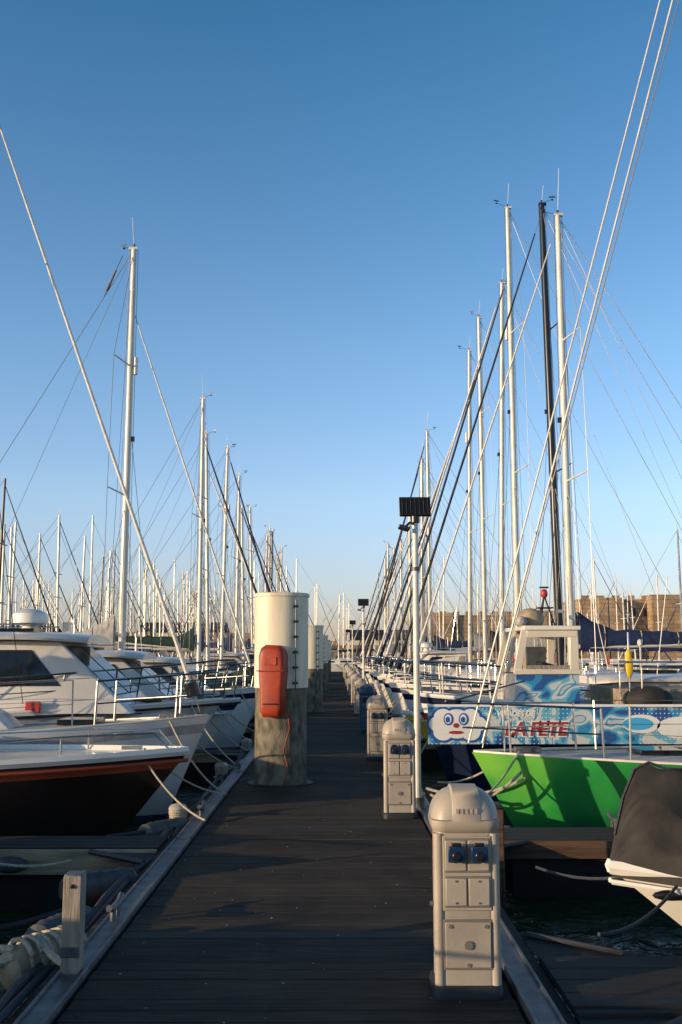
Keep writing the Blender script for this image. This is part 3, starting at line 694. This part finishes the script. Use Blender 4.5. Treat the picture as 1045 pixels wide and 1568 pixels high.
# ---------------- left foreground
e=empty('wooden_post',(-1.345,5.35,0)); mb=MB(); mb.box((0,0,.16),(.095,.10,.66),woodpost); mb.obj('post',e,bevel=.006)
mb=MB(); mb.box((0,0,.485),(.088,.09,.025),galv); mb.box((0,-.055,.12),(.10,.008,.05),galv); mb.tube((0,-.06,.44),(0,-.05,.44),.012,blackm,n=8); mb.obj('cap',e,bevel=.004)
def bollard(x,y,z0=0,s=1,m=fend):
    e=empty('mooring_bollard',(x,y,z0)); mb=MB()
    prof=((0,.13),(.02,.13),(.05,.08),(.12,.07),(.16,.11),(.2,.12),(.24,.09),(.26,.02))
    mb.loft([[(r*s*math.cos(k*math.pi/8),r*s*math.sin(k*math.pi/8),z*s) for k in range(16)] for z,r in prof],m); mb.obj('head',e)
    mb=MB()
    for k in range(5):
        z=.055+k*.024; mb.path([((.085+.004*k)*s*math.cos(a*math.pi/8),(.085+.004*k)*s*math.sin(a*math.pi/8),z*s+.003*a/4) for a in range(17)],.014,rope,6)
    mb.obj('rope_turns',e); return e
bollard(-1.56,10.15,-.06,.8); bollard(-1.56,13.9,-.06,.8); bollard(-1.55,17.6,-.05,.8)
def bumper(x,y,z,rz,ry=0,r0=.105,m=greyrub,L=.56,nm='dock_bumper'):
    e=empty(nm,(x,y,z),rz); mb=MB(); rings=[]; n=15
    for k in range(n):
        xx=-L/2+L*k/(n-1); r=r0+(.012 if k%2 else 0) ; r*= .55 if k in(0,n-1) else (.9 if k in(1,n-2) else 1)
        rings.append([(xx,r*math.cos(a*math.pi/8),r*math.sin(a*math.pi/8)) for a in range(16)])
    mb.loft(rings,m); o=mb.obj('ribbed_roll',e); o.rotation_euler=(0,ry,0); return e
bumper(-1.72,7.55,-.06,.5); bumper(-1.62,9.75,-.06,.9); bumper(-1.60,5.75,-.03,.9,-.15,.11,tan,.5,'rope_wrapped_fender'); bumper(-1.7,6.5,-.1,1.2)
mb=MB(); 
mb.path(sag((-1.72,5.6,.05),(-3.6,6.4,.42),.14,14),.022,rope,8)
mb.path(sag((-1.62,5.7,.08),(-1.40,5.42,.03),.02,8),.02,rope,8)
for k in range(6):
    c=Vector((-1.60+.062*(k-2.5)*.62,5.75+.062*(k-2.5)*.78,-.03)); mb.path([c+Vector((-.78*math.cos(a*math.pi/6)*.125,.62*math.cos(a*math.pi/6)*.125,.125*math.sin(a*math.pi/6))) for a in range(13)],.014,rope,6)
mb.path(sag((-1.7,5.55,.02),(-3.5,5.5,-.1),.12,14),.02,rope,8); mb.obj('mooring_rope')
mb=MB(); mb.path(sag((-1.55,7.6,-.02),(-3.9,6.8,.3),.42,16),.02,roped,8); mb.obj('mooring_rope')
mb=MB(); mb.path(sag((1.05,11.9,.06),(2.1,11.3,.25),.12,14),.016,rope,8); mb.path(sag((1.05,11.4,.06),(2.0,11.0,.35),.2,14),.016,rope,8); mb.obj('mooring_rope')
e=empty('dock_guide_post',(1.28,8.35,0)); mb=MB(); mb.box((0,0,-.2),(.14,.2,1.15),brownw); mb.box((-.02,-.0,.39),(.17,.23,.03),rubber); mb.obj('post',e,bevel=.01)

# ================================================================ BOATS: left
speedboat(-2.35,7.1,-1,L=5,B=1.8,F=.72,name='unseen_motorboat',lower=gel,rise=.1)
speedboat(-1.55,10.75,-1,L=6.6,B=2.3,F=.98,name='speedboat',lower=darkh,band=rust,stripe=rust,rise=.12,sr=.022)
sailboat(-1.62,13.0,-1,L=8.2,mast=3.22,top=9.4,stripe=canvgrey,furl=sail,furlr=.03,cover=canvgrey,F=1.0,mr=.06,B=2.2,vane=False)
cruiser(-1.75,15.7,-1,L=8.6,B=2.9,F=1.15,roof=2.42,xc=1.2,clen=4.4,stripe=canvgrey)
cruiser(-1.8,19.2,-1,L=7.5,B=2.7,F=1.0,roof=2.15,xc=1.0,clen=2.6,radar=False)
ba=sailboat(-1.6,22.0,-1,L=9,mast=3.1,top=10.9,cover=canvgrey,furl=sail,furlr=.03,mr=.085,vane=True)
mb=MB(); mt=ba[3]; mb.tube(mt+Vector((-.60,0,-1.0)),mt+Vector((-.40,0,-.5)),.035,teak,.02,n=8); mb.tube(mt+Vector((-.68,0,-1.2)),mt+Vector((-.26,0,-.15)),.007,blackm,n=4); mb.obj('rolled_flag',ba[0])
cruiser(-1.8,25.2,-1,L=7,B=2.6,F=.95,roof=2.0,xc=1.2,clen=2.4,radar=False)
speedboat(-1.7,28.9,-1,L=6.5,B=2.3,F=.95,lower=gel,cover=canvgrn)
L_=[(33.3,3.1,10.1,canvgrn),(36.2,3.1,9.9,canvblue),(39.4,3.0,9.5,None),(45,2.9,9.7,canvblue),(48.6,2.7,8.6,canvgrey),(58,3.0,9.9,canvblue),(61.5,2.9,9.0,canvgrn),(66.5,2.6,9.9,canvblue),(69.8,2.9,10.2,canvblue),(73,2.7,8.8,canvgrey),(78.4,2.6,10,canvblue),(81.6,2.9,9.3,canvblue)]
for k,(yy,m,t,c) in enumerate(L_):
    sailboat(-1.6,yy,-1,L=R.uniform(8.2,9.8),mast=m+R.uniform(-.3,.3),top=t+R.uniform(-.3,.3),cover=c,furl=[canvblk,sail,canvblue][k%3],hullm=[gel,gel,navy,gel2][k%4],mastm=blackm if k==7 else alu,seed=k,lean=R.uniform(-.3,.12),two=k%3>0,mr=.075,furlr=.05)
cruiser(-1.8,42.5,-1,L=7,B=2.5,F=.95,roof=2.1,xc=1.2,clen=2.4,radar=False)
cruiser(-1.8,54.8,-1,L=7.5,B=2.6,F=1,roof=2.3,xc=1.2,clen=2.8)
speedboat(-1.9,3.2,-1,L=5.5,B=2.2,F=.92,name='unseen_motorboat',lower=gel,rise=.1)  # out-of-view boat, added and sized to throw shade across the deck
sailboat(-2.0,.6,-1,L=8,mast=3.0,top=9.6,cover=canvblue,F=.95,B=2.5)  # unseen boat beside the camera, put in as a shadow caster for the dock

# ================================================================ BOATS: right
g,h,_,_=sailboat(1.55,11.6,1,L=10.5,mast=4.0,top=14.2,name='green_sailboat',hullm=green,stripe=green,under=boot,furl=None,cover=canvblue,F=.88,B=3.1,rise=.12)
mb=MB(); a=Vector((-.12,0,1.1)); b=Vector((-3.9,0,14.5)); d=Vector((.16,0,0)); mb.tube(a,b,.014,alu,n=6); mb.tube(a+d,b+d,.012,alu,n=6); mb.obj('second_forestay',g)
pb=empty('painted_cabin_boat',(1.2,14.7,WZ),math.pi); h=Hull(7.5,2.7,1.25,.25,.5,.9)
mb=MB(); h.build(mb,navy,whitep,boot); mb.obj('hull',pb,angle=50)
mb=MB(); h.deck(mb,deckm); h.rail(mb,whitep,.03,.01,.02); mb.obj('deck',pb)
def frame_house(par,x0,x1,hw_,z0,zs,z1):
    mb=MB()
    for sg in(1,-1):
        y_=sg*hw_
        mb.face([(x0,y_,z0),(x1,y_,z0),(x1,y_,zs),(x0-.06,y_,zs)][::sg],banner)
        mb.box(((x1+.06),y_,(zs+z1)/2),(.12,.05,z1-zs),gel2); mb.box((x0-.13,y_,(zs+z1)/2),(.11,.05,z1-zs+.02),gel2,ry=rad(-12))
        mb.box(((x0+x1)/2-.02,y_*1.001,zs+.03),(x0-x1,.06,.07),gel2)
        mb.box(((x0+x1)/2-.1,y_*1.001,z1-.05),(x0-x1-.22,.055,.11),gel2)
        mb.face([(x0-.2,y_*.99,zs+.05),(x1+.1,y_*.99,zs+.05),(x1+.1,y_*.99,zs+.12),(x0-.2,y_*.99,zs+.12)],curt)
    mb.face([(x0,-hw_,z0),(x0,hw_,z0),(x0-.06,hw_,zs),(x0-.06,-hw_,zs)],gel2)
    mb.box((x0-.13,0,(zs+z1)/2),(.05,.06,z1-zs),gel2,ry=rad(-12))
    mb.box(((x0+x1)/2-.10,0,z1+.025),(x0-x1-.14,hw_*2+.12,.06),gel)
    mb.box((x1+.05,0,(zs+z0)/2),(.04,hw_*2-.1,zs-z0),gel2)
    mb.box((x0-.35,0,zs-.05),(.4,hw_*1.6,.08),teak); mb.tube((x0-.5,.3,zs-.1),(x0-.55,.3,zs+.15),.14,blackm,n=14)
    mb.box((x0-.52,-.3,z0+.55),(.28,.35,.6),tan)
    mb.obj('wheelhouse',par,bevel=.008)
frame_house(pb,-1.24,-2.17,.75,1.36,1.83,2.44)
mb=MB()
mb.ell((-1.6,.3,2.60),(.20,.2,.16),tan,12,8); mb.ell((-1.42,.5,2.56),(.10,.12,.08),canvgrey,10,6)
for dx,dy in((-.16,0),(.1,.14),(.1,-.14)): mb.tube((-1.85+dx,dy+.1,2.47),(-1.85,.1,2.95),.012,blackm,n=5)
mb.ell((-1.85,.1,2.98),(.055,.055,.07),redm,10,8); mb.box((-1.85,.1,3.07),(.12,.12,.02),blackm); mb.box((-1.85,.1,2.77),(.22,.2,.02),blackm)
mb.tube((-2.1,.5,2.45),(-2.1,.5,3.2),.01,gel,n=5)
mb.obj('roof_gear',pb)
mb=MB()
yy=1.42
mb.box((-1.88,yy,1.18),(3.75,.02,.48),banner); mb.box((-1.88,yy,1.435),(3.77,.03,.03),whitep)
mb.obj('printed_banner',pb)
mb=MB()
def D(x,z,rx,rz,m,k): mb.face([(x+rx*math.cos(2*math.pi*i/24),yy+.012+.004*k,z+rz*math.sin(2*math.pi*i/24)) for i in range(24)],m)
cl=((-.38,1.2,.2),(-.2,1.29,.11),(-.56,1.29,.11),(-.2,1.1,.12),(-.56,1.1,.12),(-.12,1.2,.1),(-.66,1.2,.10))
for i_,(x,z,r) in enumerate(cl): D(x,z,r*1.12+.03,r*1.0+.02,bluep,1+i_*.1); 
for i_,(x,z,r) in enumerate(cl): D(x,z,r*1.08,r*.94,whitep,2+i_*.1)
for x in(-.27,-.47): D(x,1.26,.065,.08,bluep,3); D(x+.005,1.262,.045,.06,whitep,4); D(x+.012,1.255,.028,.038,bluep,5)
D(-.37,1.18,.04,.032,redb,3); D(-.37,1.09,.10,.022,redb,3)
D(-2.8,1.2,.25,.12,whitep,1); D(-2.75,1.2,.2,.08,cyan,2); D(-3.3,1.15,.3,.14,whitep,1)
mb.obj('cartoon_face',pb,smooth=False)
def text(body,loc,size,m,par,off=.006):
    c=bpy.data.curves.new('lettering','FONT'); c.body=body; c.size=size; c.extrude=.003; c.offset=off; c.align_x='CENTER'; c.shear=.2
    o=bpy.data.objects.new('lettering',c); scene.collection.objects.link(o); o.parent=par; o.location=loc; o.rotation_euler=(rad(90),0,math.pi); c.materials.append(m); c.space_character=.92
    return o
text('LA FETE',(-1.40,yy+.016,1.05),.25,whitep,pb,.02)
text('LA FETE',(-1.40,yy+.024,1.05),.25,redb,pb,.004); text('VIRADES DE',(-1.15,yy+.016,1.30),.10,whitep,pb)
mb=MB(); pulpit(mb,h,.5,1.1); lifelines(mb,h,-7.3,-2.9,1.4); 
mb.path([(-.2,1.3,1.45),(-1.3,1.35,1.75)],.012,steel,5)
mb.obj('pulpit_and_lifelines',pb)
mb=MB(); mb.box((-3.9,0,1.45),(2.4,1.6,.35),tan); mb.ell((-3.0,1.1,1.5),(.35,.25,.18),canvblk,12,8); mb.ell((-4.4,1.2,1.4),(.5,.2,.22),tan,12,8)
mb.ell((-2.75,1.15,1.95),(.06,.05,.17),yel,8,6); mb.ell((-2.75,1.15,2.10),(.045,.04,.07),yel,8,6)
mb.path([(-2.6,1.2,1.4),(-2.6,1.2,2.0),(-4.6,1.2,2.0),(-4.6,1.2,1.4)],.016,steel,6); mb.tube((-2.75,1.15,1.4),(-2.75,1.15,2.4),.014,steel,n=6)
mb.obj('deck_gear',pb,bevel=.05)
mb=MB(); mb.path(sag((-.4,.2,1.5),(.3,1.2,.53),.12),.013,rope,6); mb.obj('mooring_line',pb)

cruiser(1.4,17.7,1,L=7.5,B=2.6,F=.9,roof=1.75,xc=2.2,clen=2.4,stripe=redm,radar=False,rail=True)
sailboat(1.35,21.3,1,L=10,mast=3.65,top=11.4,cover=canvblue,furl=sail,furlr=.03,mr=.085,sprayhood=canvblue)
sailboat(1.3,25,1,L=11,mast=4.3,top=13.4,cover=canvblue,furl=canvblk,mastm=blackm,mr=.10,furlr=.04,lean=.15,hullm=gel)
sailboat(1.3,28.6,1,L=11,mast=3.9,top=15.0,cover=canvgrey,furl=canvblk,mr=.09,furlr=.045)
sailboat(1.3,32.2,1,L=11,mast=4.0,top=14.0,cover=canvblue,furl=sail,mr=.085,lean=-.3,hullm=gel2)
sailboat(1.3,36.3,1,L=10.5,mast=4.1,top=14.2,cover=canvblk,furl=canvblue,mr=.085,furlr=.05)
sailboat(1.3,39.8,1,L=10.5,mast=4.0,top=14.0,cover=canvgrey,furl=sail,mr=.085,lean=-.2)
cruiser(1.4,43.3,1,L=7.5,B=2.6,F=1,roof=2.2,xc=1.4,clen=2.6)
Rr=[(47.3,3.3,12.3),(50.6,3.2,11.6),(54.9,3.5,12.3),(58.6,3.2,10.2),(62,3.1,9.6),(66.4,3.3,10.8),(70,3.2,9.6),(74,3,9.3),(78.3,3,10.2),(82,3,9.4)]
for k,(y_,m,t) in enumerate(Rr):
    sailboat(1.3,y_,1,L=R.uniform(9,10.5),mast=m+R.uniform(-.3,.3),top=t,cover=[canvblue,canvgrn,canvgrey][k%3],furl=[canvblk,sail,canvblk,canvblue][k%4],hullm=[gel,navy,gel,gel2][k%4],seed=k+30,lean=R.uniform(-.3,.1),mr=.08,furlr=.055)
speedboat(1.25,19.3,1,L=3,B=1.2,F=.75,name='yellow_dinghy',lower=yel,band=yel,stripe=yel,screen=False,rail=False,engine=False)
speedboat(1.80,6.85,1,L=6,B=2.0,F=.60,name='covered_motorboat',lower=gel,cover=canvblk,stripe=gel,screen=False,rise=.12,rail=False,under=gel)
cruiser(2.2,DY+4.4,1,L=6,B=2.4,F=1.0,roof=2.3,xc=1.3,clen=2.4)

# ================================================================ distant fleet
def distant(name,pts):
    mb=MB()
    for (x,y,t,sd) in pts:
        L=R.uniform(8,11); B=2.7; F=1.0; hm=R.choice([gel,gel,gel,navy,gel2])
        prof=[(-L/2,.8),(-L/6,1),(L/6,.85),(L*.38,.45),(L/2,.03)]
        rings=[[(x+sd*px,y-B/2*w*.7,WZ),(x+sd*px,y-B/2*w,WZ+F+.05*w),(x+sd*px,y+B/2*w,WZ+F+.05*w),(x+sd*px,y+B/2*w*.7,WZ)] for px,w in prof]
        mb.loft(rings,hm)
        mb.box((x-sd*.5,y,WZ+F+.25),(L*.4,1.5,.45),gel); mb.box((x-sd*.5,y,WZ+F+.28),(L*.3,1.52,.16),glass)
        if t>0:
            mx=x+sd*L*.1+R.uniform(-.8,.8); ln=R.uniform(-.25,.25); m=blackm if R.random()<.07 else alu
            mb.tube((mx,y,WZ+F),(mx+ln,y,t),.085,m,.06,n=6)
            for f in((.4,.68) if R.random()<.6 else (.5,)): mb.box((mx+ln*f,y,f*t),(.06,1.6,.05),m)
            mb.tube((mx,y,WZ+F+1.3),(mx-sd*L*.38,y,WZ+F+1.45),.14,R.choice([canvblue,canvgrey,canvgrn,canvblue]),.09,n=6)
            fr=R.choice([None,sail,canvblk,canvblue]); rr_=.05 if fr else .012
            mb.tube((x+sd*L*.48,y,WZ+F+.2),(mx+ln,y,t*.97),rr_,fr or wire,.02 if fr else .012,n=4)
            mb.tube((x-sd*L*.48,y,WZ+F+.2),(mx+ln,y,t),.012,wire,n=3)
            mb.tube((mx+ln,y,t),(mx+ln,y,t+R.uniform(.3,.9)),.015,alu,n=3)
            if R.random()<.12:
                mb.tube((mx-sd*L*.42,y,WZ+F),(mx-sd*L*.42,y,t*.7),.06,m,.045,n=6)
    return mb.obj(name)
pts=[]
for xr in(-18,-28,-42,-52,-66,-76,-91):
    y0=max(47,abs(xr)*1.9)
    y=y0+R.random()*3
    while y<146:
        pts.append((xr+R.uniform(-1.6,1.6),y,R.choice([R.uniform(7,10),R.uniform(7,13),R.uniform(7.5,11.5),R.uniform(7.5,11),R.uniform(8,10.5)]),1 if (xr in(-18,-42,-66)) else -1))
        y+=R.uniform(2.1,2.9)
distant('distant_sailboats',pts)
pts=[]
for xr in(20,30,44,54,68,80):
    y=max(58,abs(xr)*2.2)+R.random()*3
    while y<124:
        if R.random()<.8: pts.append((xr+R.uniform(-1,1),y,R.choice([0,R.uniform(6,9),R.uniform(7,10)]),1 if (xr in(20,44,68)) else -1))
        y+=R.uniform(3.5,4.8)
for k in range(46): pts.append((-26+k*1.3+R.uniform(-.5,.5),R.uniform(94,130),R.uniform(6.5,11),R.choice([1,-1])))
distant('distant_sailboats',pts)
for xx in(-23,-47,-71): 
    mb=MB(); mb.box((xx,95,-.1),(2,100,.25),concr); mb.obj('distant_pontoon',smooth=False)
for xx in(25,49,74):
    mb=MB(); mb.box((xx,92,-.1),(2,75,.25),concr); mb.obj('distant_pontoon',smooth=False)

# ================================================================ harbour walls
fort=empty('stone_fort',(0,138,0))
mb=MB()
mb.box((20,4,3.0),(16,8,7.6),stone); mb.box((30,3,3.2),(5,7,8.4),stone); mb.box((41,5,4.2),(15,10,9.6),stone); mb.box((37.5,-.5,3.6),(3.2,3,11),stone)
mb.box((45.5,-.8,3.7),(5,3,11.6),stone); mb.box((55,4,3.2),(14,8,7.8),stone)
mb.box((14,2.2,2.8),(4,6,8.6),stone)
for k in range(9): mb.box((13+k*1.8,.35,7.05),(.9,.6,.5),stone)
for k in range(7): mb.box((34.6+k*2.1,-.2+.6,9.25),(1.0,.6,.5),stone)
mb.obj('walls',fort,smooth=False)
mb=MB()
for k in range(7): mb.box((14.5+k*2.0,-.02,4.9),(.5,.1,1.0),blackm)
for k in range(3): mb.box((39.6+k*1.6,-.03,7.2),(.45,.1,1.1),blackm)
mb.box((30,-.52,5.2),(.9,.1,1.6),blackm)
mb.obj('embrasures',fort,smooth=False)
mb=MB(); mb.box((60,146,.9),(180,9,3.6),stone); mb.box((60,141.2,.2),(180,.7,2.2),concr); mb.obj('harbour_wall',smooth=False)
mb=MB(); mb.box((-95,156,1.2),(190,9,4.4),stone); mb.box((-36,152,3.6),(16,3,2.2),stone); mb.box((-16,152.5,3.4),(10,4,2.4),stone); mb.obj('harbour_wall',smooth=False)
def house(x,y,w,d,h,m):
    e=empty('quay_building',(x,y,0)); mb=MB(); mb.box((0,0,h/2),(w,d,h),m); mb.obj('walls',e,smooth=False)
    mb=MB(); mb.face([(-w/2-.3,-d/2-.3,h),(w/2+.3,-d/2-.3,h),(w/2+.3,0,h+1.8),(-w/2-.3,0,h+1.8)],rubber); mb.face([(w/2+.3,d/2+.3,h),(-w/2-.3,d/2+.3,h),(-w/2-.3,0,h+1.8),(w/2+.3,0,h+1.8)],rubber); mb.obj('roof',e,smooth=False)
    mb=MB()
    for k in range(int(w/3)): mb.box((-w/2+1.5+k*3,-d/2-.02,h*.6),(1,.08,1.2),glass)
    mb.obj('windows',e,smooth=False)
house(-26,172,14,9,5.0,gel2); house(-60,178,20,10,5,gel2); house(8,175,12,8,3.8,gel2)
mb=MB(); mb.box((-20,420,-1),(1800,500,1.6),concr); mb.obj('land',smooth=False)

# ================================================================ light, sky, camera
S=Vector((-.90,-.43,0)).normalized(); el=8.5
sd=Vector((S.x*math.cos(rad(el)),S.y*math.cos(rad(el)),math.sin(rad(el))))
sun=bpy.data.lights.new('sun','SUN'); sun.energy=5.0; sun.angle=rad(.5); sun.color=(1,.74,.45)
so=bpy.data.objects.new('sun',sun); scene.collection.objects.link(so); so.rotation_euler=(-sd).to_track_quat('-Z','Y').to_euler(); so.location=(-20,-10,20)
w=bpy.data.worlds.new('World'); scene.world=w; w.use_nodes=True; nt=w.node_tree
sk=nt.nodes.new('ShaderNodeTexSky'); sk.sky_type='NISHITA'; sk.sun_disc=False; sk.sun_elevation=rad(el); sk.sun_rotation=math.atan2(S.x,S.y)%(2*math.pi)
sk.air_density=1.0; sk.dust_density=.6; sk.ozone_density=1.5
tc=nt.nodes.new('ShaderNodeTexCoord'); sp=nt.nodes.new('ShaderNodeSeparateXYZ'); nt.links.new(tc.outputs['Generated'],sp.inputs[0])
cr=nt.nodes.new('ShaderNodeValToRGB'); nt.links.new(sp.outputs['Z'],cr.inputs[0]); e=cr.color_ramp.elements
e[0].position=.02; e[0].color=(.52,.51,.84,1); e[1].position=1; e[1].color=(.07,.12,.12,1)
for p,c in((.15,(.66,.70,.90,1)),(.30,(.54,.69,.87,1)),(.57,(.25,.53,.72,1)),(.70,(.14,.27,.33,1))):
    x=e.new(p); x.color=c
m1=nt.nodes.new('ShaderNodeVectorMath'); m1.operation='SCALE'; m1.inputs['Scale'].default_value=2.15; nt.links.new(cr.outputs[0],m1.inputs[0])
m2=nt.nodes.new('ShaderNodeVectorMath'); m2.operation='MULTIPLY'; nt.links.new(sk.outputs[0],m2.inputs[0]); nt.links.new(m1.outputs[0],m2.inputs[1])
bg=nt.nodes['Background']; bg.inputs['Strength'].default_value=.15; nt.links.new(m2.outputs[0],bg.inputs['Color'])
cam=bpy.data.cameras.new('camera'); co=bpy.data.objects.new('camera',cam); scene.collection.objects.link(co); scene.camera=co
cam.sensor_fit='HORIZONTAL'; cam.sensor_width=24; cam.lens=35; cam.clip_end=6000; cam.clip_start=.05
co.location=(0,0,1.62); co.rotation_euler=(rad(90+8.06),0,rad(-.28))
scene.view_settings.view_transform='Standard'; scene.view_settings.look='None'; scene.view_settings.exposure=0
